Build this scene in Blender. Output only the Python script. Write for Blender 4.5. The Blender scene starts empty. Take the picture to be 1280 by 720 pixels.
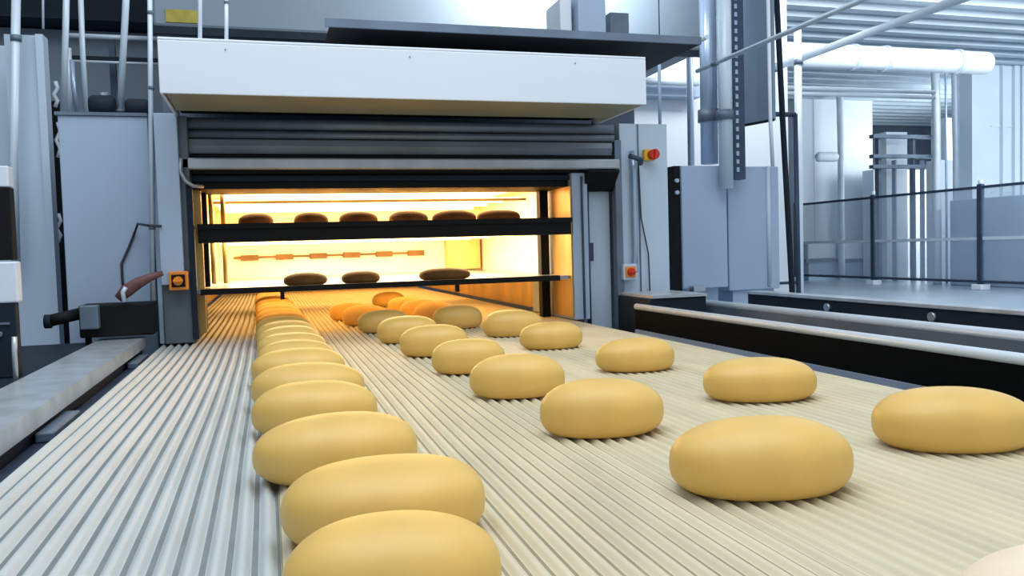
import bpy, bmesh, math, random
from mathutils import Vector, Matrix
random.seed(4)
C = bpy.context.scene.collection
BZ = 0.85                      # belt height above the floor
EYE = 0.40                     # eye height above the belt
F = 1024.0
# ---------------------------------------------------------------- camera axes
yY = Vector((-305, -40, F)).normalized()
x0 = Vector((3460, -150, F))
yX = (x0 - x0.dot(yY) * yY).normalized()
yZ = -(yY.cross(yX))
if yZ.y > 0: yZ = -yZ
def ray(px, py):
    r = Vector((px - 640, py - 360, F))
    return Vector((r.dot(yX), r.dot(yY), r.dot(yZ)))
O = Vector((0, 0, EYE))
def aty(px, py, Y):            # place measured on the plane y = Y (heights counted from the belt)
    r = ray(px, py); return O + r * (Y / r.y)
def atz(px, py, z=0.0):
    r = ray(px, py); return O + r * ((z - EYE) / r.z)
def depth(p):                  # distance along the lens axis
    return p.x * yX.z + p.y * yY.z + (p.z - EYE) * yZ.z

# ---------------------------------------------------------------- materials
def S(r, g, b):                # display colour 0..255 to linear
    f = lambda c: (c / 255 / 12.92) if c / 255 <= 0.04045 else ((c / 255 + 0.055) / 1.055) ** 2.4
    return (f(r), f(g), f(b), 1)
def mat(name, col, rough=0.5, metal=0.0, var=0.06, scale=6, bump=0.0, bscale=60, spec=0.5, sss=0, stretch=None):
    m = bpy.data.materials.new(name); m.use_nodes = True
    n = m.node_tree.nodes; l = m.node_tree.links
    b = n['Principled BSDF']
    tc = n.new('ShaderNodeTexCoord'); mp = n.new('ShaderNodeMapping')
    l.new(tc.outputs['Object'], mp.inputs[0])
    if stretch: mp.inputs['Scale'].default_value = stretch
    no = n.new('ShaderNodeTexNoise'); no.inputs['Scale'].default_value = scale; no.inputs['Detail'].default_value = 4
    l.new(mp.outputs[0], no.inputs[0])
    cr = n.new('ShaderNodeValToRGB')
    cr.color_ramp.elements[0].position = .3; cr.color_ramp.elements[1].position = .7
    cr.color_ramp.elements[0].color = tuple(max(0, c * (1 - var * 2)) for c in col[:3]) + (1,)
    cr.color_ramp.elements[1].color = tuple(min(1, c * (1 + var)) for c in col[:3]) + (1,)
    l.new(no.outputs[0], cr.inputs[0]); l.new(cr.outputs[0], b.inputs['Base Color'])
    b.inputs['Roughness'].default_value = rough; b.inputs['Metallic'].default_value = metal
    b.inputs['Specular IOR Level'].default_value = spec
    if sss:
        b.inputs['Subsurface Weight'].default_value = sss
        b.inputs['Subsurface Radius'].default_value = (.03, .018, .008)
        b.inputs['Subsurface Scale'].default_value = .6
    if bump:
        n2 = n.new('ShaderNodeTexNoise'); n2.inputs['Scale'].default_value = bscale; n2.inputs['Detail'].default_value = 3
        l.new(mp.outputs[0], n2.inputs[0])
        bp = n.new('ShaderNodeBump'); bp.inputs['Strength'].default_value = bump; bp.inputs['Distance'].default_value = .01
        l.new(n2.outputs[0], bp.inputs['Height']); l.new(bp.outputs[0], b.inputs['Normal'])
    return m
def emat(name, col, st):
    m = bpy.data.materials.new(name); m.use_nodes = True
    n = m.node_tree.nodes; l = m.node_tree.links
    for x in list(n): n.remove(x)
    e = n.new('ShaderNodeEmission'); o = n.new('ShaderNodeOutputMaterial')
    e.inputs[0].default_value = col; e.inputs[1].default_value = st
    l.new(e.outputs[0], o.inputs[0]); return m
M = {}
M['panel'] = mat('painted_blue_grey', S(168, 186, 208), .42, .0, .05, 1.5, stretch=(1, 1, .4))
M['panel_lt'] = mat('painted_pale_blue', S(198, 214, 228), .45, 0, .05, 1.5, stretch=(1, 1, .4))
M['white'] = mat('white_paint', S(226, 233, 240), .4, 0, .03, 1)
M['hood'] = mat('hood_steel', S(230, 237, 246), .36, .1, .03, 1.2, stretch=(.4, 1, 2))
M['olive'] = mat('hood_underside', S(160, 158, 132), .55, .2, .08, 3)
M['steel'] = mat('brushed_steel', S(176, 184, 192), .32, .8, .08, 8, stretch=(20, .6, 20))
M['rail'] = mat('rail_steel', S(196, 202, 206), .3, .45, .12, 9, bump=.1, bscale=20)
M['grey'] = mat('mid_grey_metal', S(108, 122, 138), .5, .3, .1, 4)
M['jamb'] = mat('jamb_grey', S(92, 104, 110), .5, .3, .1, 4)
M['dark'] = mat('dark_metal', S(34, 44, 54), .55, 0, .08, 5, spec=.12)
M['dkblue'] = mat('dark_blue_metal', S(58, 74, 96), .5, .2, .15, 5)
M['black'] = mat('black_iron', S(18, 19, 20), .6, 0, .15, 6, spec=.2)
M['rail_face'] = mat('black_rail_face', S(12, 15, 17), .6, .0, .12, 3, spec=.02)
M['slat'] = mat('shutter_slat', S(128, 137, 148), .42, .35, .08, 5)
M['bar'] = mat('shutter_bar', S(178, 184, 190), .38, .45, .08, 8)
M['gold'] = mat('heated_steel', S(214, 176, 104), .38, .45, .15, 3, stretch=(2, 2, .6))
M['refr'] = mat('oven_lining', S(236, 218, 176), .6, .0, .08, 2, stretch=(1, 1, 3))
M['belt_w'] = mat('white_belt_rib', S(190, 195, 193), .5, 0, .05, 12, stretch=(1, .25, 1))
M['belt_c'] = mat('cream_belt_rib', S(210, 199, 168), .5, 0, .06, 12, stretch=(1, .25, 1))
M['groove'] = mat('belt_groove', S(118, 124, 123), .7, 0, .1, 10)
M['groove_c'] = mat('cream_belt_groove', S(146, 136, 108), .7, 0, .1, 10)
M['bun'] = mat('raw_dough', S(229, 187, 100), .42, 0, .06, 7, bump=.05, bscale=14, sss=.15, spec=.45)
M['bun_pale'] = mat('pale_dough', S(240, 218, 188), .5, 0, .05, 7, bump=.06, bscale=14, sss=.2)
M['bread'] = mat('baked_crust', S(112, 76, 34), .6, 0, .2, 9, bump=.1, bscale=20, spec=.2)
M['pipe'] = mat('white_pipe', S(208, 220, 230), .35, .1, .05, 3)
M['pipe_b'] = mat('blue_steel_pipe', S(170, 188, 212), .28, .4, .08, 3)
M['yellow'] = mat('faded_yellow', S(176, 160, 62), .6, 0, .15, 12)
M['orange'] = mat('orange_plastic', S(244, 142, 28), .4, 0, .05, 20)
M['red'] = mat('red_plastic', S(214, 48, 20), .35, 0, .05, 20)
M['yel'] = mat('signal_yellow', S(240, 186, 40), .4, 0, .05, 20)
M['brown'] = mat('red_brown_hose', S(110, 72, 70), .5, 0, .15, 20)
M['cable'] = mat('dark_cable', S(50, 56, 66), .6, 0, .1, 20)
M['floor'] = mat('epoxy_floor', S(170, 184, 196), .3, 0, .06, .7)
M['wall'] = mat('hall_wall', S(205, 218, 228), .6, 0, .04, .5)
M['wall_d'] = mat('hall_wall_painted_shade', S(116, 132, 148), .6, 0, .08, .7)  # darker copy of the hall wall, shade put into its colour
M['duct'] = mat('duct_steel', S(124, 138, 150), .5, .15, .06, 1.0)
M['sheet'] = mat('hanging_sheet_grey', S(132, 150, 168), .5, .1, .05, 1)
M['ceil'] = mat('corrugated_ceiling', S(190, 203, 213), .55, .0, .06, 1)
M['lamp'] = emat('lamp_diffuser', (.9, .96, 1, 1), 7)
M['heat'] = emat('glowing_quartz', (1, .62, .22, 1), 9)
def fence_mat():
    m = bpy.data.materials.new('fine_mesh_screen'); m.use_nodes = True
    n = m.node_tree.nodes; l = m.node_tree.links; b = n['Principled BSDF']; o = n['Material Output']
    b.inputs['Base Color'].default_value = S(176, 192, 210); b.inputs['Roughness'].default_value = .4
    t = n.new('ShaderNodeBsdfTransparent'); mx = n.new('ShaderNodeMixShader')
    no = n.new('ShaderNodeTexNoise'); no.inputs['Scale'].default_value = 1.2
    mr = n.new('ShaderNodeMapRange'); mr.inputs['To Min'].default_value = .22; mr.inputs['To Max'].default_value = .36
    l.new(no.outputs[0], mr.inputs[0]); l.new(mr.outputs[0], mx.inputs[0])
    l.new(t.outputs[0], mx.inputs[1]); l.new(b.outputs[0], mx.inputs[2]); l.new(mx.outputs[0], o.inputs[0])
    return m
M['screen'] = fence_mat()

# ---------------------------------------------------------------- mesh builder (heights from the belt)
class MB:
    def __init__(s): s.bm = bmesh.new()
    def box(s, x0, x1, y0, y1, z0, z1, bev=0.0, mi=0):
        vs = [s.bm.verts.new((x, y, z)) for x in (x0, x1) for y in (y0, y1) for z in (z0, z1)]
        fs = [(0, 1, 3, 2), (4, 6, 7, 5), (0, 4, 5, 1), (2, 3, 7, 6), (0, 2, 6, 4), (1, 5, 7, 3)]
        faces = [s.bm.faces.new([vs[i] for i in f]) for f in fs]
        for f in faces: f.material_index = mi
        if bev > 0:
            es = list({e for f in faces for e in f.edges})
            r = bmesh.ops.bevel(s.bm, geom=es, offset=bev, segments=2, affect='EDGES', profile=.5)
            for f in r['faces']: f.material_index = mi
        return s
    def tube(s, pts, r, n=12, cap=True, mi=0):
        pts = [Vector(p) for p in pts]
        rings = []
        for i, p in enumerate(pts):
            if i == 0: t = pts[1] - p
            elif i == len(pts) - 1: t = p - pts[i - 1]
            else: t = (pts[i + 1] - p).normalized() + (p - pts[i - 1]).normalized()
            t.normalize()
            a = Vector((0, 0, 1)) if abs(t.z) < .8 else Vector((1, 0, 0))
            u = t.cross(a).normalized(); v = t.cross(u)
            rr = r[i] if isinstance(r, (list, tuple)) else r
            rings.append([s.bm.verts.new(p + u * rr * math.cos(k * 2 * math.pi / n) + v * rr * math.sin(k * 2 * math.pi / n)) for k in range(n)])
        for a, b in zip(rings, rings[1:]):
            for k in range(n):
                f = s.bm.faces.new((a[k], a[(k + 1) % n], b[(k + 1) % n], b[k])); f.smooth = True; f.material_index = mi
        if cap:
            for rg in (rings[0], rings[-1]):
                f = s.bm.faces.new(rg); f.material_index = mi
        return s
    def prism(s, poly, a0, a1, axis='y', mi=0):
        def mk(p, a):
            return {'y': (p[0], a, p[1]), 'x': (a, p[0], p[1]), 'z': (p[0], p[1], a)}[axis]
        A = [s.bm.verts.new(mk(p, a0)) for p in poly]; B = [s.bm.verts.new(mk(p, a1)) for p in poly]
        n = len(poly)
        fs = [s.bm.faces.new(A), s.bm.faces.new(B)]
        for k in range(n): fs.append(s.bm.faces.new((A[k], A[(k + 1) % n], B[(k + 1) % n], B[k])))
        for f in fs: f.material_index = mi
        return s
    def build(s, name, mats, parent=None, base=None, bevel=0.0):
        bmesh.ops.recalc_face_normals(s.bm, faces=s.bm.faces)
        for v in s.bm.verts: v.co.z += BZ
        if parent is not None:
            r = parent
            off = Vector((0, 0, 0))
            while r is not None: off += r.location; r = r.parent
        else:
            lo = Vector([min(v.co[i] for v in s.bm.verts) for i in range(3)])
            hi = Vector([max(v.co[i] for v in s.bm.verts) for i in range(3)])
            off = Vector(((lo.x + hi.x) / 2, (lo.y + hi.y) / 2, lo.z))
        for v in s.bm.verts: v.co -= off
        me = bpy.data.meshes.new(name); s.bm.to_mesh(me); s.bm.free()
        if not isinstance(mats, (list, tuple)): mats = [mats]
        for m in mats: me.materials.append(m)
        o = bpy.data.objects.new(name, me); C.objects.link(o)
        if parent is not None: o.parent = parent
        else: o.location = off
        if bevel:
            md = o.modifiers.new('b', 'BEVEL'); md.width = bevel; md.segments = 2; md.limit_method = 'ANGLE'
        return o
def tag(o, label=None, cat=None, group=None, kind=None):
    if label: o['label'] = label
    if cat: o['category'] = cat
    if group: o['group'] = group
    if kind: o['kind'] = kind
    return o
def thing(name, x, y, z, label, cat, group=None):
    o = bpy.data.objects.new(name, None); C.objects.link(o); o.location = (x, y, z + BZ); o.empty_display_size = .1
    return tag(o, label, cat, group)
def span(px0, py0, px1, py1, Y):   # a rectangle seen between two image corners, squared up on plane Y
    ym = (py0 + py1) / 2; xm = (px0 + px1) / 2
    return aty(px0, ym, Y).x, aty(px1, ym, Y).x, aty(xm, py1, Y).z, aty(xm, py0, Y).z

# ================================================================= SETTING
FL = -BZ
tag(MB().box(-5, 26, -3, 30, FL - .1, FL).build('floor', M['floor']), kind='structure')
b = MB()
CZ = 4.9
b.box(-5, 26, 9.5, 30, CZ, CZ + .1)
for k in range(30):
    y = 10 + k * .66
    b.box(-5, 26, y, y + .22, CZ - .12, CZ)
tag(b.build('ceiling', M['ceil']), kind='structure')
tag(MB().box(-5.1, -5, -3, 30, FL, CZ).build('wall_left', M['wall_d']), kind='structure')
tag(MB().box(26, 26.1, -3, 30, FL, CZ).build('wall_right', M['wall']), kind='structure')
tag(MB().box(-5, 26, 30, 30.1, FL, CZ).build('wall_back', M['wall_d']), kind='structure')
# white partition right of the oven
x0_, x1_, _, _ = span(700, 100, 985, 200, 8.2)
tag(MB().box(x0_, x1_, 8.2, 8.4, FL, CZ).build('wall_partition', M['white']), kind='structure')
# white panelled block at the far right
xr = aty(1215, 120, 17).x
b = MB(); b.box(xr, 25.9, 17, 17.4, FL, CZ)
for i, dx in enumerate((.9, 1.3, 1.55, 2.1, 3.4)):
    b.box(xr + dx, xr + dx + (.16 if i % 2 else .05), 16.9, 17, FL, CZ)
for zz in (-.2, 1.5, 3.2): b.box(xr + .6, 25.9, 16.97, 17, zz, zz + .03)
tag(b.build('wall_right_block', M['wall']), kind='structure')
# pale column in the hall
a, c, _, _ = span(1000, 80, 1091, 350, 22)
tag(MB().box(a, c, 22, 23.5, FL, CZ).box(a + .5, a + .56, 21.97, 22, FL, CZ).build('wall_column', M['white']), kind='structure')
# column at the left of the oven
a, c, _, t = span(16, 38, 66, 440, 4.75)
tag(MB().box(a, c, 4.75, 4.82, FL, 1.56).box(c - .035, c, 4.72, 4.75, FL, 1.56).build('wall_pier', M['panel_lt']), kind='structure')
a2, c2, _, _ = span(-60, 45, 16, 440, 5.0)
tag(MB().box(a2, a - .01, 5.0, 5.1, FL, 1.56).build('wall_pier_side', M['panel_lt']), kind='structure')
# grey room wall behind the left machinery
zt = aty(140, 40, 7.4).z
tag(MB().box(-4.9, aty(212, 100, 7.4).x, 7.4, 7.5, FL, zt).build('wall_left_rear', M['duct']), kind='structure')
tag(MB().box(-4.9, aty(212, 100, 7.2).x, 7.1, 7.5, zt + .01, 4.2).build('trim_1', M['dark']), kind='structure')

# ================================================================= CONVEYOR
conv = thing('conveyor', .55, 2, FL, 'wide ribbed belt conveyor carrying rows of dough into the glowing oven', 'conveyor')
def belt(xa, xb, pitch, name, mts, amp, phase, label):
    bm = MB()
    Ys = [-.6 + i * .16 for i in range(int(10.1 / .16))]
    xs = []; kinds = []
    n = round((xb - xa) / pitch); p = (xb - xa) / n
    prof = [(0, -1), (.12, -.97), (.22, -.72), (.33, -.3), (.45, -.04), (.6, -.04), (.72, -.3), (.83, -.72), (.93, -.97)]
    for k in range(n):
        for u, v in prof: xs.append((xa + (k + u) * p, v * amp)); 
    xs.append((xb, -amp))
    rows = []
    for y in Ys:
        w = .0013 * math.sin(y * 2.7 + phase) + .0006 * math.sin(y * 6.1)
        rows.append([bm.bm.verts.new((x + w, y, z)) for x, z in xs])
    for a, b_ in zip(rows, rows[1:]):
        for k in range(len(xs) - 1):
            f = bm.bm.faces.new((a[k], a[k + 1], b_[k + 1], b_[k]))
            j = k % 9
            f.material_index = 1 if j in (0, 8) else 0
            f.smooth = True
    o = bm.build(name, mts, conv)
    o['label'] = label
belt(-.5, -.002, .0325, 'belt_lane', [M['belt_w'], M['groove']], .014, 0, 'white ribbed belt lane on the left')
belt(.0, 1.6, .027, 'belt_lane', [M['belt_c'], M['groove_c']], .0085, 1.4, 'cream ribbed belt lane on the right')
MB().box(-.5, 1.6, -.6, 9.4, -.03, -.0125).build('belt_bed', M['groove'], conv)
# frame of the conveyor: side channels, rails, legs
b = MB()
b.box(-.56, -.505, -.6, 4.0, -.32, -.035)
b.box(1.61, 1.675, -.6, 4.9, -.32, -.03)
b.build('side_channel', M['dkblue'], conv)
zr = .050
rl = MB().prism([(-.735, zr - .012), (-.56, zr - .012), (-.552, zr - .045), (-.545, zr - .045), (-.548, zr), (-.735, zr)], -.6, 4.05).build('left_rail_top', M['rail'], conv)
MB().box(-.585, -.565, -.6, 4.04, -.30, zr - .013).build('left_rail_face', M['dark'], conv)
MB().box(-.733, -.715, -.6, 4.04, -.30, zr - .013).build('left_rail_back', M['dark'], conv)
MB().box(-.95, -.738, -.6, 2.64, -.02, .02, .003).build('cable_channel', M['dark'], conv)
for y in (2.2, 3.55): MB().box(-.556, -.515, y, y + .3, -.034, -.01, .004).build('side_bracket', M['grey'], conv)
b = MB(); b.prism([(1.69, -.3), (1.705, -.3), (1.705, .086), (1.76, .086), (1.76, .104), (1.70, .104), (1.69, .098)], -.6, 3.62)
b.build('right_rail', [M['rail_face']], conv)
MB().tube([(1.698, -.6, .104), (1.698, 3.62, .104)], .015, 12).build('right_rail_lip', M['pipe'], conv)
MB().box(1.678, 1.689, -.6, 3.6, -.05, -.004).build('edge_strip', M['pipe_b'], conv)
for y in (.5, 2.2, 3.9):
    for x in (-.54, 1.64):
        MB().box(x - .03, x + .03, y, y + .07, FL, -.32).build('leg', M['grey'], conv)

# ================================================================= OVEN
YF = 4.16
oven = thing('tunnel_oven', .6, 5, FL, 'long tunnel oven with open lit mouth, rolled shutter and pale steel hood', 'oven')
XL, XR = -.335, 1.585           # mouth
# left jamb (front face + leg) and right jamb
MB().box(-.475, XL, 4.10, 4.86, .004, 1.06, .004).build('jamb', M['jamb'], oven)
MB().box(-.352, XL + .01, 4.085, 4.10, .02, .74).build('jamb_edge_strip', M['dark'], oven)
MB().box(XR, 1.675, 4.16, 4.9, .004, .80, .004).build('jamb', M['panel'], oven)
MB().box(1.635, 1.645, 4.15, 4.16, .01, .78).build('jamb_edge_strip', M['dkblue'], oven)
# cladding left of mouth
MB().box(-.5, -.478, 4.12, 4.6, .004, 1.10, .004).build('side_cladding', M['panel'], oven)
MB().box(-.474, -.375, 4.06, 4.099, .28, 1.065, .004).build('front_cladding', M['panel'], oven)
# right cladding set: recessed blue panels then tall white panel
a, c, z0, z1 = span(737, 205, 771, 400, 4.5)
MB().box(1.68, 1.843, 4.26, 4.6, -.06, .9).build('side_cladding', M['panel_lt'], oven)
MB().box(1.845, 1.885, 4.17, 4.22, -.1, .98, .003).build('corner_post', M['grey'], oven)
MB().box(1.888, 2.18, 4.2, 9.3, -.5, 1.075, .004).build('side_panel', M['panel_lt'], oven)
MB().box(1.995, 2.001, 4.192, 4.2, -.1, 1.07).build('panel_seam', M['grey'], oven)
MB().tube([(1.955, 4.185, .92), (1.955, 4.17, .8), (1.955, 4.17, .35), (1.955, 4.18, .25)], .016, 10).build('conduit', M['pipe_b'], oven)
MB().tube([(1.99, 4.18, .88), (2.0, 4.18, .55), (2.04, 4.18, .35), (2.045, 4.18, .12), (2.06, 4.18, -.02)], .004, 6).build('cable', M['cable'], oven)
b = MB(); b.tube([(1.90, 4.1, .885), (1.97, 4.1, .865), (1.99, 4.15, .85)], .014, 8); b.build('hinge_arm', M['dkblue'], oven)
MB().tube([(1.83, 4.22, .72), (1.79, 4.21, .76), (1.74, 4.22, .74)], .016, 8).build('hose_stub', M['cable'], oven)
b = MB(); b.tube([(1.70, 4.235, .8), (1.70, 4.235, -.05)], .012, 8); b.box(1.68, 1.725, 4.215, 4.25, .32, .42)
b.build('conduit', M['dkblue'], oven)
# roof / body
MB().box(-.49, 2.18, 4.62, 9.4, 1.02, 1.3).build('roof_box', M['grey'], oven)
MB().box(-.66, -.58, 4.9, 9.4, -.5, 1.02).build('left_body_wall', M['panel'], oven)
# dark fascia above the mouth and header box behind the shutter
MB().box(-.37, 1.86, 4.22, 4.6, .73, 1.03).build('header', M['black'], oven)
MB().box(-.36, 1.60, 4.19, 4.22, .765, .79).build('header_strip', M['dark'], oven)
# hood
HY = 3.54
hx0, hx1 = -.385, 1.735
b = MB()
hz0, hz1 = 1.058, 1.268
b.box(hx0, hx1, HY, HY + .012, hz0, hz1)
b.box(hx0, hx0 + .012, HY + .012, 4.2, hz0, hz1); b.box(hx1 - .012, hx1, HY + .012, 4.2, hz0, hz1)
b.prism([(HY, hz1), (4.6, hz1 + .04), (4.6, hz1 + .055), (HY, hz1 + .012)], hx0, hx1, 'x')
hood = b.build('hood', M['hood'], oven, bevel=.003)
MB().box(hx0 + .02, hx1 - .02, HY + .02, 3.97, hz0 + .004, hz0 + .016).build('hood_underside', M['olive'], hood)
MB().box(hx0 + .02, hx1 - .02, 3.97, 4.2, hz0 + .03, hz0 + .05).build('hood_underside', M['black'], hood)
for x in (-.13, .62, 1.38): MB().tube([(x, HY - .001, hz1 - .03), (x, HY - .004, hz1 - .03)], .0028, 8).build('rivet', M['grey'], hood)
# shutter
b = MB()
b.tube([(-.36, 4.16, 1.035), (1.83, 4.16, 1.035)], .028, 16)
b.build('shutter_roller', M['slat'], oven)
MB().tube([(-.36, 4.15, .985), (1.83, 4.15, .985)], .018, 12).build('shutter_roller', M['slat'], oven)
MB().prism([(4.16, .895), (4.17, .893), (4.17, .968), (4.15, .96), (4.145, .93)], -.365, 1.82, 'x').build('shutter_slat', M['slat'], oven)
b = MB(); b.box(-.385, 1.845, 4.10, 4.15, .815, .868, .008); b.build('bottom_bar', M['bar'], oven)
MB().box(-.37, 1.84, 4.165, 4.2, .80, 1.06).build('shutter_backing', M['black'], oven)
MB().tube([(-.365, 4.07, .86), (-.37, 4.06, .80), (-.35, 4.06, .755), (-.32, 4.08, .735), (-.28, 4.12, .735)], .009, 8).build('cable_loop', M['bar'], oven)
MB().prism([(4.1, .80), (4.2, .70), (4.2, .81), (4.1, .812)], 1.66, 1.84, 'x').build('bracket', M['black'], oven)
# chamber
YB = 6.2
MB().box(XL - .02, XR + .02, YB, YB + .03, .23, .78).build('chamber_back', M['refr'], oven)
MB().box(XL - .02, XL, 4.87, YB, .2, .78).build('chamber_wall', M['refr'], oven)
MB().box(XR, XR + .015, 4.905, YB, .2, .78).build('chamber_wall', M['refr'], oven)
MB().box(XR - .008, XR - .002, 4.17, 4.47, .02, .73).build('mouth_lining', M['gold'], oven)
MB().box(XL - .02, XR + .02, 4.6, YB, .76, .79).build('chamber_roof', M['refr'], oven)
# deck shelves
b = MB(); b.box(XL + .02, XR - .01, 4.16, 4.22, .47, .558); b.box(XL + .02, XR - .01, 4.14, 4.16, .535, .56)
b.build('deck_front_bar', M['black'], oven)
MB().box(XL + .0, XR - .01, 4.225, YB, .535, .556).build('deck_shelf', M['gold'], oven)
b = MB(); b.box(XL + .02, XR - .08, 4.16, 4.20, .222, .25)
b.build('deck_front_bar', M['black'], oven)
MB().box(XL + .0, XR - .01, 4.205, YB, .228, .246).build('deck_shelf', M['steel'], oven)
for x in (.05, .93): MB().box(x, x + .02, 4.17, 4.19, .185, .222).build('bar_lug', M['black'], oven)
# inner frame posts
for x in (XL + .055, XL + .115):
    MB().tube([(x, 4.62, .26), (x, 4.62, .53)], .012, 8).build('inner_post', M['gold'], oven)
    MB().tube([(x, 4.62, .56), (x, 4.62, .75)], .012, 8).build('inner_post', M['gold'], oven)
MB().box(XL + .0, XL + .03, 4.30, 4.34, .03, .74).build('inner_post', M['gold'], oven)
MB().box(XR - .07, XR - .02, 4.5, 4.56, .0, .75).build('inner_post', M['black'], oven)
MB().box(XL + .02, XL + .045, 4.46, 4.52, .25, .75).build('inner_post', M['black'], oven)
# heater tubes
for y, z in ((4.75, .70), (5.1, .71), (5.5, .71), (5.9, .71)):
    MB().tube([(XL + .05, y, z), (XR - .12, y, z)], .011, 10).build('heater_tube', M['heat'], oven)
for y, z in ((4.9, .49), (5.5, .49), (6.0, .49)):
    MB().tube([(XL + .05, y, z), (XR - .12, y, z)], .011, 10).build('heater_tube', M['heat'], oven)
for y in (4.64, 4.66): pass
MB().box(XL + .05, XR - .1, 4.66, 4.68, .685, .70).build('heater_rail', M['gold'], oven)
b = MB(); b.box(XL + .1, XR - .5, 6.15, 6.19, .385, .40)
for k in range(6): b.box(XL + .15 + k * .24, XL + .27 + k * .24, 6.14, 6.19, .37, .41)
b.build('burner_rail', M['bread'], oven)
b = MB(); b.box(1.30, 1.56, 6.1, 6.19, .26, .5); b.build('burner_housing', M['gold'], oven)
# lower tunnel over the belt
MB().box(XL - .16, XR + .07, 9.41, 9.45, -.02, .3).build('tunnel_end', M['refr'], oven)
MB().box(XL - .2, XL - .17, 4.87, 9.35, .012, .23).build('tunnel_wall', M['gold'], oven)
MB().box(XR + .07, XR + .1, 4.9, 9.35, .012, .23).build('tunnel_wall', M['gold'], oven)
MB().box(XL - .15, XR + .06, YB + .05, 9.35, .235, .26).build('tunnel_roof', M['refr'], oven)
for y in (5.4, 6.8, 8.2): MB().tube([(XL + .02, y, .205), (XR - .1, y, .205)], .007, 8).build('heater_tube', M['heat'], oven)
# switch boxes (left, right low, right high)
def switch(x, y, z, s, box, plate, dial):
    bx = MB().box(x - s, x + s, y, y + .04, z - s * 1.05, z + s * 1.05, .004).build('switch_box', box, oven)
    MB().box(x - s * .72, x + s * .72, y - .006, y, z - s * .7, z + s * .7, .002).build('face_plate', plate, bx)
    MB().tube([(x, y - .006, z), (x, y - .022, z)], s * .5, 18).build('dial', dial, bx)
    MB().box(x - s * .5, x + s * .5, y - .036, y - .022, z - s * .13, z + s * .13, .002).build('dial_grip', dial, bx)
    return bx
p = aty(223, 351, 4.03); switch(p.x, 4.03, p.z, .041, M['orange'], M['black'], M['orange'])
p = aty(790, 340, 4.12); switch(p.x, 4.14, p.z, .042, M['panel_lt'], M['orange'], M['red'])
p = aty(817, 193, 4.14)
bx = MB().box(p.x - .045, p.x + .02, 4.16, 4.19, p.z - .03, p.z + .03, .003).build('switch_box', M['yel'], oven)
MB().tube([(p.x, 4.16, p.z), (p.x, 4.12, p.z)], .028, 18).build('dial', M['red'], bx)
MB().box(p.x - .006, p.x + .006, 4.105, 4.12, p.z - .026, p.z + .026).build('dial_grip', M['red'], bx)

def arealight(name, loc, rot, sx, sy, power, col):
    l = bpy.data.lights.new(name, 'AREA'); l.shape = 'RECTANGLE'; l.size = sx; l.size_y = sy; l.energy = power; l.color = col
    o = bpy.data.objects.new(name, l); C.objects.link(o); o.location = (loc[0], loc[1], loc[2] + BZ); o.rotation_euler = rot
    return o
WARM = (1, .74, .44)
HALF = math.pi / 2
arealight('oven_lamp', (.6, 5.2, .755), (0, 0, 0), 1.7, 1.3, 55, WARM)
arealight('oven_lamp', (.6, 5.2, .53), (0, 0, 0), 1.7, 1.5, 55, WARM)
arealight('oven_lamp', (.6, 4.75, .66), (HALF * .95, 0, 0), 1.5, .12, 34, WARM)
arealight('oven_lamp', (.6, 4.75, .40), (HALF * .95, 0, 0), 1.5, .16, 30, WARM)
arealight('oven_lamp', (.6, 5.2, .215), (0, 0, 0), 1.7, 1.6, 14, (1, .5, .14))
arealight('oven_lamp', (.6, 7.8, .225), (0, 0, 0), 1.8, 2.6, 24, (1, .52, .15))

# ================================================================= DOUGH
def bun_mesh(W, D, Hh, seed, mt, name='dough_bun'):
    rnd = random.Random(seed)
    bm = bmesh.new(); bmesh.ops.create_icosphere(bm, subdivisions=5, radius=1)
    e = .86
    ph = [rnd.uniform(0, 6.28) for _ in range(4)]
    for v in bm.verts:
        x, y, z = v.co
        sg = lambda t, k: math.copysign(abs(t) ** k, t)
        q = (1 - abs(z) ** 2.25) ** (1 / 2.25) / max(1e-6, math.sqrt(1 - z * z)) if abs(z) < .999 else 1
        x2, y2 = sg(x, .92) * q, sg(y, .95) * q
        z2 = z if z > 0 else z * .80
        z2 = sg(z2, .92 if z > 0 else .85)
        wob = 1 + .012 * math.sin(3 * x + ph[0]) + .012 * math.sin(4 * y + ph[1])
        zz = z2 * (1 + .03 * math.sin(2.2 * x + ph[2]))
        zz = max(zz, -.60)
        v.co = (x2 * W / 2 * wob, y2 * D / 2 * wob, (zz + .60) / 1.60 * Hh)
    for f in bm.faces: f.smooth = True
    me = bpy.data.meshes.new(name); bm.to_mesh(me); bm.free(); me.materials.append(mt)
    return me
variants = {}
def bun(x, y, z, W, D, Hh, rz, label, group, mt='bun', name='dough_bun', seed=0):
    me = bun_mesh(W, D, Hh, seed, M[mt], name)
    o = bpy.data.objects.new(name, me); C.objects.link(o)
    o.location = (x, y, z + BZ + .0005); o.rotation_euler.z = rz
    return tag(o, label, 'bun' if name == 'dough_bun' else 'bread', group)
ordn = ['nearest', 'second', 'third', 'fourth', 'fifth', 'sixth', 'seventh', 'eighth', 'ninth', 'tenth', 'eleventh', 'twelfth', 'thirteenth', 'fourteenth', 'fifteenth', 'sixteenth', 'seventeenth', 'eighteenth', 'nineteenth', 'twentieth']
def from_pic(cx, yb, wpx):
    p = atz(cx, yb); W = wpx * depth(p) / F
    Y = p.y + W * .27; q = aty(cx, yb - 20 / Y, Y); W = wpx * depth(q) / F
    return Vector((q.x, Y, 0)), W
left = [(494, 800, 272), (483, 690, 257), (422, 607, 202), (395, 545, 155), (386.5, 511, 139), (374, 482, 114)]
i = 0
lastY = 0
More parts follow.
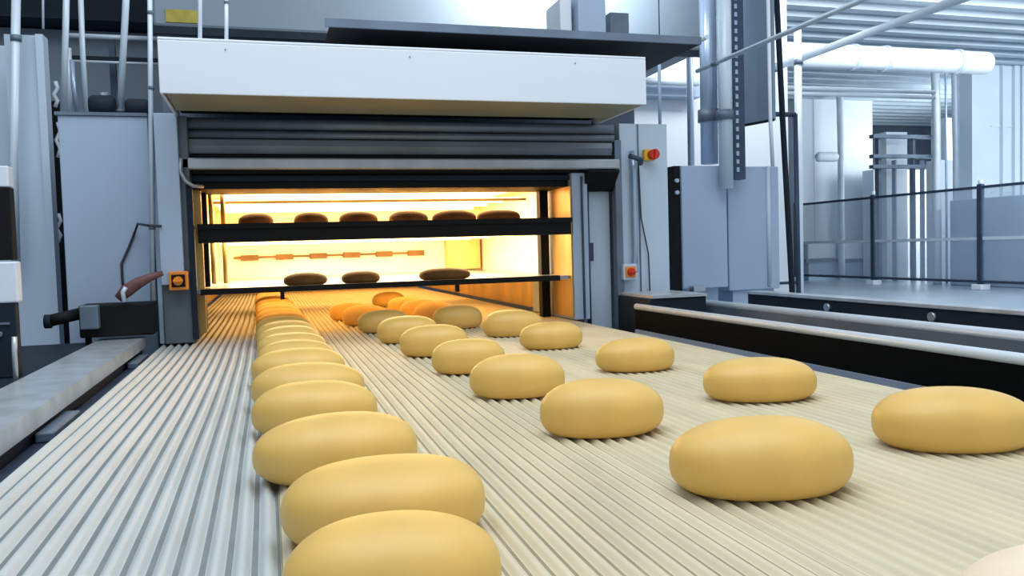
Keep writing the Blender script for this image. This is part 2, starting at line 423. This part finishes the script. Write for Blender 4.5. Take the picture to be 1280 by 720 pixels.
for cx, yb, w in left:
    p, W = from_pic(cx, yb, w); D = W * .66
    bun(p.x, p.y, 0, W, D, .108, random.uniform(-.03, .03) - .02,
        ('golden oval dough bun cut by the bottom edge, front of the left file' if i == 0 else 'golden oval dough bun, %s from the camera in the overlapping left file' % ordn[i]),
        'dough buns in the left file', seed=i); i += 1
Yl = [2.95, 3.25, 3.55, 3.85, 4.15, 4.45, 4.8, 5.15, 5.5, 5.9, 6.3, 6.7, 7.1]
for Y in Yl:
    W = .262; xl = -.0166 * Y - .002; D = .175
    bun(xl + W / 2, Y, 0, W, D, .104, random.uniform(-.04, .04),
        ('pale dough bun, %s from the camera in the overlapping left file' % ordn[i]) if Y < 4.8 else 'small far dough bun inside the oven, %s from the camera in the left file' % ordn[i],
        'dough buns in the left file', seed=i); i += 1
rowB = [(951, 630, 224, .098, -.24), (753, 549, 155, .097, -.16), (647, 499, 119, .095, -.2), (586, 468, 92, .095, -.2), (543, 446, 86, .09, -.2), (510, 429, 76, .09, -.1), (480, 416, 66, .085, -.1), (457, 407, 56, .085, -.1), (437, 400, 48, .08, -.1)]
dB = ['large golden oval dough bun, biggest one standing clear right of the left file', 'plump golden dough bun behind and left of the biggest clear-standing bun']
for j, (cx, yb, w, h, r) in enumerate(rowB):
    p, W = from_pic(cx, yb, w); D = W * .66
    bun(p.x, p.y, 0, W, D, h * (1.15 if j < 4 else 1.3), r, dB[j] if j < 2 else 'golden dough bun, %s from the camera in the middle file' % ordn[j], 'dough buns in the middle file', seed=30 + j)
rowC = [(1190, 571, 194, .092, -.36), (949, 505, 139, .09, -.3), (794, 466, 99, .088, -.12), (689, 437, 79, .09, -.15), (641, 421, 76, .09, -.15), (572, 411, 62, .09, -.1), (543, 403, 52, .085, -.1), (524, 398, 48, .085, -.1), (507, 391, 44, .08, -.1), (486, 383, 40, .08, -.1)]
dC = ['golden oval dough bun at the right edge of the picture beside the black rail', 'glossy golden dough bun, second from the camera in the right file', 'small golden dough bun, third in the right file, in front of the black rail']
for j, (cx, yb, w, h, r) in enumerate(rowC):
    p, W = from_pic(cx, yb, w); D = W * .66
    bun(p.x, p.y, 0, W, D, h * (1.15 if j < 4 else 1.3), r, dC[j] if j < 3 else 'golden dough bun, %s from the camera in the right file' % ordn[j], 'dough buns in the right file', seed=60 + j)
p = atz(1432, 836); bun(p.x, p.y + .06, 0, .27, .17, .085, 0, 'pale cream dough bun peeking in at the bottom right corner', None, 'bun_pale', seed=99)
# breads on the decks
words = ['leftmost', 'second from left', 'third from left', 'third from right', 'second from right', 'rightmost']
for j, (a, c) in enumerate(((298, 342), (367, 411), (424, 473), (487, 536), (541, 596), (598, 651))):
    pa, pc = aty(a, 278, 4.6), aty(c, 278, 4.6); W = pc.x - pa.x
    bun((pa.x + pc.x) / 2, 4.62, .556, W, .13, .074, 0, 'dark baked bread on the upper oven deck, ' + words[j], 'breads on the upper oven deck', 'bread', 'baked_bread', seed=120 + j)
for j, (a, c) in enumerate(((357, 410), (428, 475), (523, 586))):
    pa, pc = aty(a, 352, 4.4), aty(c, 352, 4.4); W = pc.x - pa.x
    bun((pa.x + pc.x) / 2 - .01, 4.32, .246, W, .15, .062, 0, 'brown bread on the lower oven deck, ' + ('leftmost', 'middle one', 'rightmost')[j], 'breads on the lower oven deck', 'bread', 'baked_bread', seed=140 + j)

# ================================================================= OVER THE OVEN
# dark canopy plate
b = MB(); x0_ = aty(412, 40, 3.9).x; x1_ = aty(875, 45, 3.9).x; zb = 1.452
b.box(x0_, x1_, 3.9, 5.3, zb - .006, zb, 0)
cp = b.build('canopy_plate', M['black']); tag(cp, 'flat black canopy plate overhanging above the pale steel hood', 'canopy')
MB().box(x0_ - .02, x1_, 3.885, 3.9, zb - .008, zb + .03).build('front_edge', M['grey'], cp)
for x in (.4, 1.2, 2.0): MB().box(x, x + .03, 4.55, 4.58, 1.33, zb - .008).build('stay', M['dark'], cp)
# exhaust duct
b = MB(); x0_ = aty(190, 20, 5.6).x; x1_ = aty(880, 20, 5.6).x
dz0 = aty(400, 42, 5.6).z
b.box(x0_, x1_, 5.6, 7.0, dz0, 4.2)
du = b.build('exhaust_duct', M['duct'], bevel=.02); tag(du, 'huge grey sheet metal exhaust duct behind and above the oven hood', 'duct')
a, c, z0, z1 = span(207, 12, 247, 28, 5.59)
MB().box(a, c, 5.592, 5.6, z0, z1).build('yellow_plate', M['yellow'], du)
MB().box(x0_, x1_, 5.58, 5.6, dz0 - .05, dz0 + .0).build('lower_lip', M['dark'], du)
MB().box(x0_ + .1, 1.7, 5.9, 6.6, 1.305, dz0 - .05).build('neck', M['dark'], du)
# fittings on the canopy
a, c, z0, z1 = span(722, -60, 757, 36, 4.5)
o = MB().box(a, c, 4.5, 4.8, zb + .001, z1, .01).build('blower_box', M['panel']); tag(o, 'tall pale blue box standing on the black canopy plate', 'box')
a, c, z0, z1 = span(762, -20, 786, 36, 4.6)
b = MB(); b.box(a, c, 4.6, 4.75, zb + .001, zb + .06, .006); b.box(a + .01, c - .01, 4.61, 4.74, zb + .06, zb + .2, .004, 1); b.box(a, c, 4.6, 4.75, zb + .2, zb + .35, .006, 0)
o = b.build('valve_block', [M['grey'], M['white']]); tag(o, 'small grey and white valve block on the right part of the canopy plate', 'valve')
a, c, z0, z1 = span(700, 0, 715, 34, 4.55)
o = MB().box(a, c, 4.55, 4.8, zb + .001, zb + .4, .01).build('junction_box', M['white']); tag(o, 'white junction box left of the pale blue box on the canopy plate', 'box')

# ================================================================= PIPES
def vpipe(pts, Y, r, label, mt='pipe', name='hanging_pipe', group=None, cat='pipe', foot=None, clamps=(), floor=False, zend=None):
    P = [aty(px, py, Y) for px, py in pts]
    P = [Vector((q.x, Y, q.z)) for q in P]
    if floor: zend = FL
    if zend is not None: P.append(Vector((P[-1].x, Y, zend)))
    b = MB(); b.tube(P, r, 12)
    if clamps or foot:
        t = thing(name, P[-1].x, Y, P[-1].z, label, cat, group)
        b.build('pipe_run', M[mt], t)
        for cz in clamps:
            q = aty(cz[0], cz[1], Y)
            MB().tube([(q.x, Y, q.z - r * .7), (q.x, Y, q.z + r * .7)], r * 1.25, 12).build('clamp', M['grey'], t)
        if foot:
            q = P[-1]; MB().tube([(q.x, Y, q.z), (q.x, Y, q.z + .012)], r * 2, 12).build('foot_flange', M['grey'], t)
        return t
    return tag(b.build(name, M[mt]), label, cat, group)
vpipe([(21, -60), (17, 200), (20, 330)], 4.65, .021, 'white vertical pipe running down in front of the far left pale wall', clamps=((20, 48),))
vpipe([(53, -60), (54, 36)], 4.9, .006, 'thin rod hanging left of the pale pier top', 'pipe')
vpipe([(84, -60), (82, 40), (79, 143)], 5.0, .017, 'white hanging pipe just right of the pale pier')
vpipe([(99, -60), (103, 60), (108, 143)], 5.2, .015, 'white pipe leaning left, behind the grey cabinet')
vpipe([(160, -60), (157, 10), (150, 141)], 4.4, .016, 'white pipe leaning right onto the grey cabinet top', foot=1)
vpipe([(187, -60), (188, 100), (191, 385)], 4.10, .011, 'long thin white pipe down the edge of the grey cabinet', clamps=((188, 16), (189, 110), (190, 285)))
o = vpipe([(250, -60), (250, 51)], 3.75, .0085, 'thin white rod rising from the hood, left one of two', 'white', 'hanger_rod')
vpipe([(283, 0), (283, 52)], 3.75, .008, 'thin white rod with flat cap above the hood, right one of two', 'white', 'hanger_rod', clamps=((283, 3),))
# crooked ducts in the gap between pier and cabinet
b = MB()
vpipe([(90, 75), (92, 110), (97, 143)], 5.4, .014, 'short pale pipe leaning behind the cabinet top', 'pipe_b')
vpipe([(84, 60), (86, 100), (84, 143)], 5.5, .022, 'fat pale pipe beside the pier behind the cabinet', 'pipe')
for (x, y, w, h, lb) in ((69, 118, 5, 16, 'upper shiny bundle'), (72, 175, 4, 22, 'middle shiny bundle'), (73, 285, 4, 18, 'lower shiny bundle')):
    P = [aty(x + dx, y + dy, 5.0) for dx, dy in ((0, -h), (3, -h * .5), (-2, 0), (3, h * .5), (0, h))]
    o = MB().tube([(q.x, 5.0, q.z) for q in P], w / 1024 * 5 * .45, 8).build('hanging_cable', M['white'])
    tag(o, lb + ' of cable in the dark gap beside the grey cabinet', 'cable', 'cable bundles in the dark gap')
o = MB().box(aty(64, 200, 5.15).x, aty(80, 200, 5.15).x, 5.15, 5.2, FL, 1.3).build('gap_shade_sheet', M['black'])  # black sheet stands in for the shade inside the gap
tag(o, 'black sheet standing for the shade in the narrow gap beside the grey cabinet', 'panel')
# horizontal rails top left
for (ya, xb_, r, mtn, lb) in ((44, 200, .016, 'pipe', 'pale horizontal pipe, upper one behind the leaning pipes'), (76, 198, .009, 'pipe', 'thin pale horizontal rail, lower one behind the leaning pipes')):
    p = aty(80, ya, 6.0); q = aty(xb_, ya, 6.0)
    tag(MB().tube([(p.x, 6, p.z), (q.x, 6, p.z)], r, 10).build('cross_tube', M[mtn]), lb, 'rail')
p = aty(80, 71, 6.1); q = aty(198, 71, 6.1)
tag(MB().box(p.x, q.x, 6.1, 6.15, p.z - .012, p.z + .012).build('cross_beam', M['dark']), 'dark horizontal beam just above the thin pale rail', 'beam')
p = aty(141, 90, 6.3)
tag(MB().box(p.x - .02, p.x + .02, 6.3, 6.34, FL, 1.9).build('support_post', M['dkblue']), 'dark vertical post behind the cabinet', 'post')
p = aty(131, 110, 6.5); tag(MB().tube([(p.x, 6.5, FL), (p.x, 6.5, 1.6)], .03, 10).build('standing_tube', M['white']), 'short white tube standing behind the cabinet', 'tube')
# motors on the cabinet
for (a_, b_, yy, lb) in ((112, 144, 131, 'dark rounded motor on top of the cabinet, left one'), (157, 187, 134, 'dark rounded motor on top of the cabinet, right one')):
    p = aty(a_, yy, 4.35); q = aty(b_, yy, 4.35)
    cz = 1.085
    t = thing('motor', (p.x + q.x) / 2, 4.35, cz, lb, 'motor', 'motors on the cabinet')
    rr = .052 if a_ < 120 else .045
    MB().tube([(p.x, 4.35, cz + rr + .003), (p.x + .015, 4.35, cz + rr + .003), (q.x - .015, 4.35, cz + rr + .003), (q.x, 4.35, cz + rr + .003)], [rr * .8, rr, rr, rr * .8], 20).build('housing', M['dark'], t)
    MB().box(p.x + .03, q.x - .03, 4.32, 4.38, cz + .001, cz + .02).build('foot', M['black'], t)

# ================================================================= LEFT CABINET, SIDE GEAR
a, c, z0, z1 = span(78, 145, 191, 380, 4.2)
t = thing('machine_cabinet', (a + c) / 2, 4.3, FL, 'tall flat blue-grey cabinet left of the oven mouth', 'cabinet')
MB().box(a, c - .004, 4.2, 4.6, FL + .1, 1.07, .005).build('body', M['panel'], t)
MB().box(a - .01, c - .004, 4.19, 4.61, 1.07, 1.085).build('top_edge', M['grey'], t)
MB().box(a + .02, c - .03, 4.24, 4.56, FL, FL + .1).build('plinth', M['dark'], t)
# loose cable on the cabinet
pts = [(206, 284), (190, 283), (173, 280), (167, 292), (160, 310), (151, 330), (152, 350), (155, 372)]
P = [aty(x, y, 4.17) for x, y in pts]
tag(MB().tube([(q.x, (4.05, 4.05, 4.15)[i_] if i_ < 3 else 4.19, q.z) for i_, q in enumerate(P)], .006, 8).build('loose_cable', M['cable']), 'thin grey cable drooping across the blue-grey cabinet', 'cable')
# dark clamp rig with hoses behind the left rail
t = thing('clamp_rig', -.9, 4.0, 0, 'black clamp rig with a round arm behind the left rail', 'machine')
p = aty(58, 402, 3.9); q = aty(100, 392, 3.95); zc = .10
pp = Vector((p.x, 3.9, p.z)); qq = Vector((q.x, 3.95, q.z))
MB().tube([pp, qq], .026, 14).build('arm', M['black'], t)
MB().tube([pp + Vector((-.006, 0, 0)), pp + Vector((.02, 0, 0))], .03, 14).build('arm_cap', M['dark'], t)
a, c, z0, z1 = span(98, 380, 192, 410, 3.95)
z0 = .065; MB().box(a, c, 3.95, 4.12, z0, z1, .008).build('block', M['black'], t)
a2, c2, z2, z3 = span(99, 382, 123, 412, 3.9)
MB().box(a2, c2, 3.90, 3.949, z2, z3, .006).build('bracket', M['grey'], t)
MB().box(a + .02, -.79, 4.0, 4.1, .03, z0).build('column', M['black'], t)
P = [aty(*q, 4.0) for q in ((205, 350), (190, 355), (175, 362), (160, 372), (150, 382))]
tag(MB().tube([(q.x, 3.97, q.z + .02 + .012) for q in P], [.012, .018, .026, .03, .02], 10).build('hose', M['brown']), 'thick red-brown hose lying on the black clamp rig', 'hose')
P = [aty(*q, 3.98) for q in ((160, 362), (156, 368), (158, 380))]
tag(MB().tube([(q.x, 3.93, q.z + .012) for q in P], .010, 8).build('hose', M['pipe']), 'short pale hose end beside the red-brown hose', 'hose')
# side table plate left of the rail
b = MB()
b.box(-1.9, -.745, 2.66, 4.15, -.02, .028, .004)
t = thing('side_table', -1.3, 3.1, FL, 'low black side table along the left rail', 'table')
b.build('table_top', M['dark'], t)
for x in (-1.85, -.9):
    for y in (2.7, 4.05): MB().box(x, x + .05, y, y + .05, FL, -.02).build('leg', M['dark'], t)
# control pedestal at left edge
a, c, z0, z1 = span(-70, 328, 22, 380, 3.0)
t = thing('control_box', (a + c) / 2, 3.02, .029, 'control box with white upper box and dark base at the left edge', 'machine')
MB().box(a, c, 3.0, 3.05, z0, z1, .006).build('upper_box', M['white'], t)
a2, c2, z2, z3 = span(-70, 380, 24, 500, 3.01)
MB().box(a2, c2 - .003, 3.005, 3.05, .029, z0 - .001, .004).build('base', M['dark'], t)
MB().box(a2, c2 - .02, 3.0, 3.005, z0 - .07, z0 - .063).build('seam', M['grey'], t)
MB().tube([(c2 - .05, 3.005, z0 - .10), (c2 - .05, 2.99, z0 - .10)], .009, 10).build('bolt', M['grey'], t)
a, c, z0, z1 = span(-70, 234, 14, 326, 3.3)
t = thing('monitor_screen', (a + c) / 2, 3.4, z0, 'black screen with white top edge at the left edge', 'screen')
MB().box(a, c, 3.3, 3.36, z0, z1, .004).build('screen', M['black'], t)
MB().box(a, c, 3.3, 3.36, z1 + .001, z1 + .075, .004).build('top_trim', M['white'], t)
MB().box((a + c) / 2 - .02, (a + c) / 2 + .02, 3.36, 3.42, .029, z1).build('stand', M['grey'], t)
o = vpipe([(18, 421), (18, 440)], 2.8, .0075, 'short thin grey post standing in front of the dark base of the control box', 'rail', 'stub_post', cat='post', zend=.0285)
# ================================================================= RIGHT SIDE CABINETS
a, c, z0, z1 = span(853, 207, 909, 360, 5.0)
t = thing('control_cabinet', (a + c) / 2, 5.1, FL, 'flat blue-grey cabinet with a black strip for the shaded gap at its left, right of the oven', 'cabinet')
MB().box(a, c, 5.0, 5.5, z0, z1, .005).build('body', M['panel'], t)
MB().box(a - .045, a - .001, 5.02, 5.3, z0 - .03, z1).build('gap_shade_strip', M['black'], t)  # black strip painted for the shade of the gap beside the cabinet
for zz in (z1 - .1, z1 - .18): MB().tube([(a - .03, 5.0, zz), (a - .03, 5.02, zz)], .014, 10).build('latch', M['panel'], t)
MB().box(a + .05, c - .02, 5.1, 5.4, FL, z0).build('plinth', M['panel'], t)
MB().box(a + .04, a + .13, 4.93, 4.999, z0 - .02, z0 + .02, .004).build('bracket', M['steel'], t)
a, c, z0, z1 = span(910, 208, 974, 362, 5.12)
t = thing('control_cabinet', (a + c) / 2, 5.2, FL, 'wide pale blue-grey cabinet with a vertical ridge, beside the dark leaning post', 'cabinet')
MB().box(a + .004, c, 5.12, 5.5, z0, z1, .005).build('body', M['panel'], t)
MB().tube([(c - .09, 5.115, z0 + .02), (c - .09, 5.115, z1)], .014, 10).build('ridge', M['panel_lt'], t)
MB().box(a + .05, c - .03, 5.15, 5.4, FL, z0 - .001).build('plinth', M['panel'], t)
vpipe([(884, -60), (887, 205)], 5.25, .062, 'thick shiny blue-grey vertical pipe above the cabinets, left of the pair', 'pipe_b', clamps=((886, 145),))
vpipe([(904, -60), (908, 236)], 4.93, .047, 'thick shiny vertical pipe above the cabinets, right of the pair', 'pipe', clamps=((906, 144),))
a, c, z0, z1 = span(916, -60, 930, 224, 5.0)
b = MB(); b.box(a, c, 5.0, 5.08, z0, z1)
for k in range(26):
    zz = z0 + .05 + k * (z1 - z0 - .1) / 26
    b.box(a + .015, a + .035, 4.993, 5.0, zz, zz + .03, 0, 1)
o = b.build('hanging_cable_tray', [M['dkblue'], M['panel']]); tag(o, 'dark blue slotted vertical cable tray beside the shiny pipes', 'cable tray')
# hanging grey sheet
p1 = aty(929, 157, 5.25); x_ = p1.x
b = MB(); b.box(x_, x_ + .03, 4.2, 5.25, p1.z, 3.2)
y2 = None
t = thing('hanging_sheet', x_, 5.0, p1.z, 'large grey sheet panel hanging beside the cable tray', 'panel'); 
b.bm.free()
xe = aty(965, 144, 5.0)
b = MB(); b.prism([(p1.x, 5.25), (xe.x, 4.99), (xe.x + .03, 5.0), (p1.x + .03, 5.28)], p1.z, 3.0, 'z'); b.build('sheet', M['sheet'], t)
b = MB(); b.tube([(p1.x, 5.24, p1.z), (xe.x, 4.98, p1.z)], .010, 8); b.build('lower_edge', M['dark'], t)
vpipe([(959, -60), (963, 150), (966, 208)], 4.95, .013, 'thin white pipe at the right edge of the hanging grey panel', 'white')
o = vpipe([(968, -60), (978, 145), (990, 362)], 5.3, .021, 'dark leaning steel post beside the right cabinet', 'dark', 'leaning_post', cat='post', floor=True)
# dark U frame
t = thing('door_frame', aty(995, 250, 5.8).x, 5.8, aty(995, 358, 5.8).z, 'slim dark open frame standing behind the leaning post', 'frame')
pA, pB, pC = aty(975, 146, 5.8), aty(994, 146, 5.8), aty(999, 356, 5.8)
MB().tube([(pB.x, 5.8, pB.z + .02), (pC.x, 5.8, FL)], .02, 8).build('upright', M['dkblue'], t)
MB().tube([(pA.x - .1, 5.8, pA.z + .02), (pB.x, 5.8, pA.z + .02)], .02, 8).build('top_bar', M['dkblue'], t)
pD = aty(975, 354, 5.8); MB().tube([(pD.x - .05, 5.8, pD.z), (pC.x, 5.8, pD.z)], .012, 8).build('lower_bar', M['dkblue'], t)
# fittings on the white partition
p = aty(800, 113, 8.1); q = aty(872, 116, 8.1)
tag(MB().box(p.x, q.x, 8.0, 8.19, p.z - .07, p.z + .07).build('wall_mounted_duct', M['panel']), 'grey-blue duct strip on the white partition right of the hood', 'duct')
p = aty(795, 101, 7.9); q = aty(872, 100, 7.9)
tag(MB().tube([(p.x, 7.9, p.z), (q.x, 7.9, p.z)], .04, 10).build('wall_mounted_rail', M['pipe']), 'pale horizontal rail on the white partition just above the duct strip', 'rail')
vpipe([(824, 76), (825, 161)], 5.0, .011, 'thin grey pipe standing on the white oven side panel', 'panel', foot=1)
vpipe([(862, 66), (864, 205)], 6.6, .03, 'pale pipe left of the thick shiny pipe pair', 'pipe_b', floor=True)
# tall white pipes in the hall
vpipe([(997, 38), (1000, 362)], 7.0, .036, 'tall white vertical pipe, nearest to the dark frame', clamps=((998, 78),), floor=True)
vpipe([(1047, 14), (1051, 190), (1052, 330)], 21.5, .10, 'tall white vertical pipe in front of the pale column', clamps=((1049, 80),), floor=True)
vpipe([(1166, 8), (1170, 120), (1172, 340)], 17.3, .105, 'tall thick white vertical pipe before the dark hall opening', floor=True)
vpipe([(1181, -40), (1182, 60), (1183, 230)], 17.6, .03, 'thin pale pipe between the thick ones', 'pipe_b', floor=True)
vpipe([(1191, -40), (1194, 90), (1196, 205)], 17.6, .10, 'pale vertical pipe right of the thick white one', 'pipe', floor=True)
# overhead pipes running along the hall
for (pa, z_, r, yA, yB, lb) in (((880, 48), 1.60, .014, 4.3, 5.5, 'white overhead pipe reaching the black canopy plate'), ((985, 40), 1.53, .014, 1.6, 4.86, 'white overhead pipe crossing in front of the hanging grey panel'), ((1100, 36), 2.3, .038, 2.5, 8.1, 'white overhead pipe, furthest right of the sloping ones')):
    q = atz(pa[0], pa[1], z_)
    t = thing('overhead_pipe', q.x, 4, z_, lb, 'pipe')
    MB().tube([(q.x, yA, z_), (q.x, yB, z_)], r, 12).build('pipe_run', M['pipe'], t)
    MB().tube([(q.x, yB - .25, z_), (q.x, yB - .2, z_)], r * 1.35, 12).build('coupling', M['grey'], t)
    MB().tube([(q.x, (yA + yB) / 2, z_), (q.x, (yA + yB) / 2, z_ + 1.2)], r * .3, 6).build('hanger', M['grey'], t)
# horizontal twin pipes
for yy, lb in ((109, 'upper of two thin horizontal pipes across the pale column'), (116, 'lower of two thin horizontal pipes across the pale column')):
    p = aty(968, yy, 9.5); q = aty(1168, yy + 7, 9.5)
    tag(MB().tube([(p.x, 9.5, p.z), (q.x, 9.5, p.z)], .028, 10).build('cross_tube', M['pipe']), lb, 'pipe')  # thin horizontal pipe left floating, no supports built
# big duct under the ceiling
p = aty(1030, 70, 13); q = aty(1222, 79, 13)
t = thing('ceiling_duct', p.x, 13, p.z, 'fat white horizontal duct hanging under the corrugated ceiling', 'duct')
MB().tube([(p.x - 1.4, 13, p.z), (q.x + .2, 13, p.z)], .22, 20).build('duct_run', M['white'], t)
for k in (.6, 1.3, 3.0): MB().tube([(p.x + k, 13, p.z), (p.x + k + .08, 13, p.z)], .245, 20).build('joint_ring', M['panel_lt'], t)
# dark interior of the far hall
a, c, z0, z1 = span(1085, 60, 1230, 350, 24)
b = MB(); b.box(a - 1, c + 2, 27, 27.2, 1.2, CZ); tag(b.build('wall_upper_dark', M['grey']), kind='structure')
b = MB()
# far steelwork
for (xx, w_) in ((1100, 7), (1143, 6), (1120, 3), (1155, 3)):
    p = aty(xx, 200, 19.5); tag(MB().box(p.x - w_ * .007, p.x + w_ * .007, 19.5, 19.65, FL, aty(xx, 168 if w_ > 5 else 200, 19.5).z).build('far_post', M['grey' if w_ > 5 else 'panel']),
        'distant upright of the grey steelwork, at %s' % {1100: 'its left end', 1143: 'its right end', 1120: 'left of middle, pale', 1155: 'far right, pale'}[xx], 'post', 'distant steelwork')
for yy, lb in ((170, 'top'), (195, 'middle'), (208, 'bottom')):
    p = aty(1092, yy, 19.3); q = aty(1168, yy, 19.3)
    tag(MB().box(p.x, q.x, 19.3, 19.48, p.z - .05, p.z + .05).build('far_beam', M['grey']), 'distant horizontal %s beam of the steelwork' % lb, 'beam', 'distant steelwork')
tag(MB().box(aty(1092, 190, 21).x, aty(1165, 190, 21).x, 21, 21.5, FL, aty(1120, 212, 21).z).build('white_machine', M['white']), 'distant white machine block below the steelwork', 'machine')
tag(MB().box(aty(1108, 190, 20).x, aty(1134, 190, 20).x, 20, 20.5, FL, aty(1120, 165, 20).z).build('white_machine', M['white']), 'small distant white block among the steelwork', 'machine')
a, c, z0, z1 = span(1181, 147, 1197, 205, 19)
tag(MB().box(a, c, 19, 19.5, FL, z1).build('white_tower', M['white']), 'distant narrow white tower right of the thick pipe', 'machine')
a, c, z0, z1 = span(1172, 200, 1222, 350, 18.4)
tag(MB().box(a, c, 18.4, 18.8, FL, z1).build('white_screen_wall', M['white']), 'low white partition right of the thick white pipe', 'partition')
# lamp / white sink on the column
a, c, z0, z1 = span(1020, 188, 1047, 202, 18)
o = MB().tube([(a, 18, (z0 + z1) / 2), (a + .08, 18, (z0 + z1) / 2 - .02), (c - .08, 18, (z0 + z1) / 2 - .02), (c, 18, (z0 + z1) / 2)], [.06, .13, .13, .06], 14).build('wall_lamp', M['white'])
tag(o, 'small white rounded lamp fitting before the pale column', 'lamp')
# white bins behind the fence
for (xa, xb, lb) in ((1010, 1045, 'leftmost'), (1056, 1090, 'second from left'), (1096, 1117, 'second from right'), (1121, 1142, 'rightmost')):
    a, c, z0, z1 = span(xa, 302, xb, 328, 21.6)
    t = thing('white_bin', (a + c) / 2, 21.7, FL, 'white bin on grey base behind the fence, ' + lb, 'bin', 'white bins behind the fence')
    MB().box(a, c, 21.6, 21.95, z0 + .12, z1, .03).build('tub', M['white'], t)
    MB().box(a - .05, c - .0, 21.62, 21.94, z0, z0 + .12).build('rim', M['grey'], t)
    MB().box(a + .05, c - .05, 21.65, 21.93, FL, z0).build('base', M['panel'], t)
# ================================================================= FENCE
FX = 15.6
fen = thing('safety_fence', FX, 16, FL, 'long mesh screen safety fence with dark posts on the right', 'fence')
ys = [21.7, 18.35, 14.9, 11.5, 8.1]
top = 1.56
for i, y in enumerate(ys):
    MB().box(FX - .05, FX + .05, y - .06, y + .06, -.72, top).build('post', M['dkblue'], fen)
    MB().box(FX - .14, FX + .14, y - .14, y + .14, FL, -.721, .02).build('foot', M['white'], fen)
    MB().tube([(FX, y, top), (FX, y, top + .1)], .05, 8).build('post_cap', M['white'], fen)
for y0, y1 in zip(ys[1:], ys):
    MB().box(FX - .03, FX + .03, y0 + .07, y1 - .07, top - .1, top - .04).build('top_rail', M['dkblue'], fen)
    MB().box(FX - .03, FX + .03, y0 + .07, y1 - .07, -.69, -.63).build('bottom_rail', M['dkblue'], fen)
    MB().box(FX - .02, FX + .02, y0 + .07, y1 - .07, .29, .36).build('mid_rail', M['pipe'], fen)
    MB().box(FX - .006, FX + .006, y0 + .07, y1 - .07, -.63, top - .1).build('mesh_screen', M['screen'], fen)
# grey low housing on right behind the fence
tag(MB().box(16.6, 17.4, 12.5, 16.8, FL, 1.3, .03).build('grey_housing', M['panel']), 'grey-blue machine housing seen through the right fence panels', 'machine')

# ================================================================= RIGHT BEAMS
b = MB(); X2 = 2.15
t = thing('guide_beam', X2, 2, FL, 'grey steel guide beam with pale rounded top, middle one right of the belt', 'beam')
MB().box(X2, X2 + .06, -.6, 3.79, -.16, .085).build('web', M['grey'], t)
MB().tube([(X2 + .02, -.6, .086), (X2 + .02, 3.79, .086)], .022, 10).build('top_pipe', M['pipe'], t)
MB().box(X2 - .012, X2 - .001, -.6, 3.75, -.16, -.085).build('lower_flange', M['dark'], t)
for y in (1.0, 2.2, 3.4): MB().box(X2 + .005, X2 + .055, y, y + .06, FL, -.16).build('leg', M['grey'], t)
X3 = 2.78
t = thing('guide_beam', X3, 2, FL, 'black guide beam with thin pale top edge, furthest right of the belt', 'beam')
MB().box(X3, X3 + .05, -.4, 4.35, -.2, .085).build('web', M['dark'], t)
MB().box(X3 - .01, X3 + .09, -.4, 4.35, .086, .104, .003).build('top_plate', M['rail'], t)
for y in (2.2, 2.9, 3.6): MB().tube([(X3, y, .05), (X3 - .02, y, .05)], .02, 10).build('bolt', M['steel'], t)
for y in (.9, 2.4, 4.1): MB().box(X3 + .005, X3 + .045, y, y + .06, FL, -.2).build('leg', M['dark'], t)
t = thing('connector_box', 2.0, 3.9, FL, 'dark low box bridging the first rail and the oven side', 'box')
MB().box(1.79, 2.1, 3.66, 4.05, -.1, .135, .005).build('body', M['dark'], t)
MB().box(1.80, 2.1, 3.65, 4.06, .136, .15).build('lid', M['rail'], t)
MB().box(1.9, 2.0, 3.75, 3.9, FL, -.1).build('column', M['dark'], t)

# ================================================================= LIGHTS
lamps = [(-1.5, 9.9, 'left'), (5.5, 12.4, 'middle')]
COOL = (.86, .94, 1.0)
arealight('unseen_hall_light', (.4, 1.2, 4.4), (0, 0, 0), 5, 4, 200, COOL)
arealight('unseen_hall_light', (13, 10.4, 4.6), (math.radians(60), 0, 0), 15, 1.6, 1000, COOL)  # added light bank out of view, brightens the far hall
l = arealight('unseen_hall_light', (21.0, 18.3, 2.2), (0, 0, 0), 4, 4, 460, COOL)  # added light hidden behind the wall block to brighten the far column
l.rotation_euler = Vector((-.75, .66, -.05)).to_track_quat('-Z', 'Y').to_euler()
arealight('unseen_hall_light', (20, 10.4, 4.6), (math.radians(35), 0, 0), 4, 1.6, 260, COOL)  # second added light out of view, for the fence area
l = arealight('duct_lamp', (2.05, 4.9, 2.5), (0, 0, 0), 1.0, .3, 50, (.93, .98, 1)); l.rotation_euler = (math.radians(80), 0, math.radians(14))
l = arealight('partition_fill', (5.0, 6.6, 3.2), (math.radians(65), 0, 0), 2.4, .6, 60, (.93, .98, 1))  # added fill light that brightens the white partition
for o in bpy.data.objects:
    if o.type == 'LIGHT': o.visible_camera = True

w = bpy.data.worlds.new('W'); bpy.context.scene.world = w; w.use_nodes = True
bg = w.node_tree.nodes['Background']; bg.inputs[0].default_value = (.76, .87, 1.0, 1); bg.inputs[1].default_value = .75

# ================================================================= CAMERA
cd = bpy.data.cameras.new('camera'); cam = bpy.data.objects.new('camera', cd); C.objects.link(cam)
cd.sensor_width = 36; cd.lens = 36 * F / 1280; cd.clip_end = 200; cd.clip_start = .02
right = Vector((yX.x, yY.x, yZ.x)); down = Vector((yX.y, yY.y, yZ.y)); fwd = Vector((yX.z, yY.z, yZ.z))
R = Matrix((right, -down, -fwd)).transposed()
cam.matrix_world = Matrix.Translation((0, 0, EYE + BZ)) @ R.to_4x4()
sc = bpy.context.scene; sc.camera = cam
vs = sc.view_settings; vs.view_transform = 'Standard'; vs.look = 'None'; vs.gamma = 1; vs.exposure = 0; vs.use_curve_mapping = False
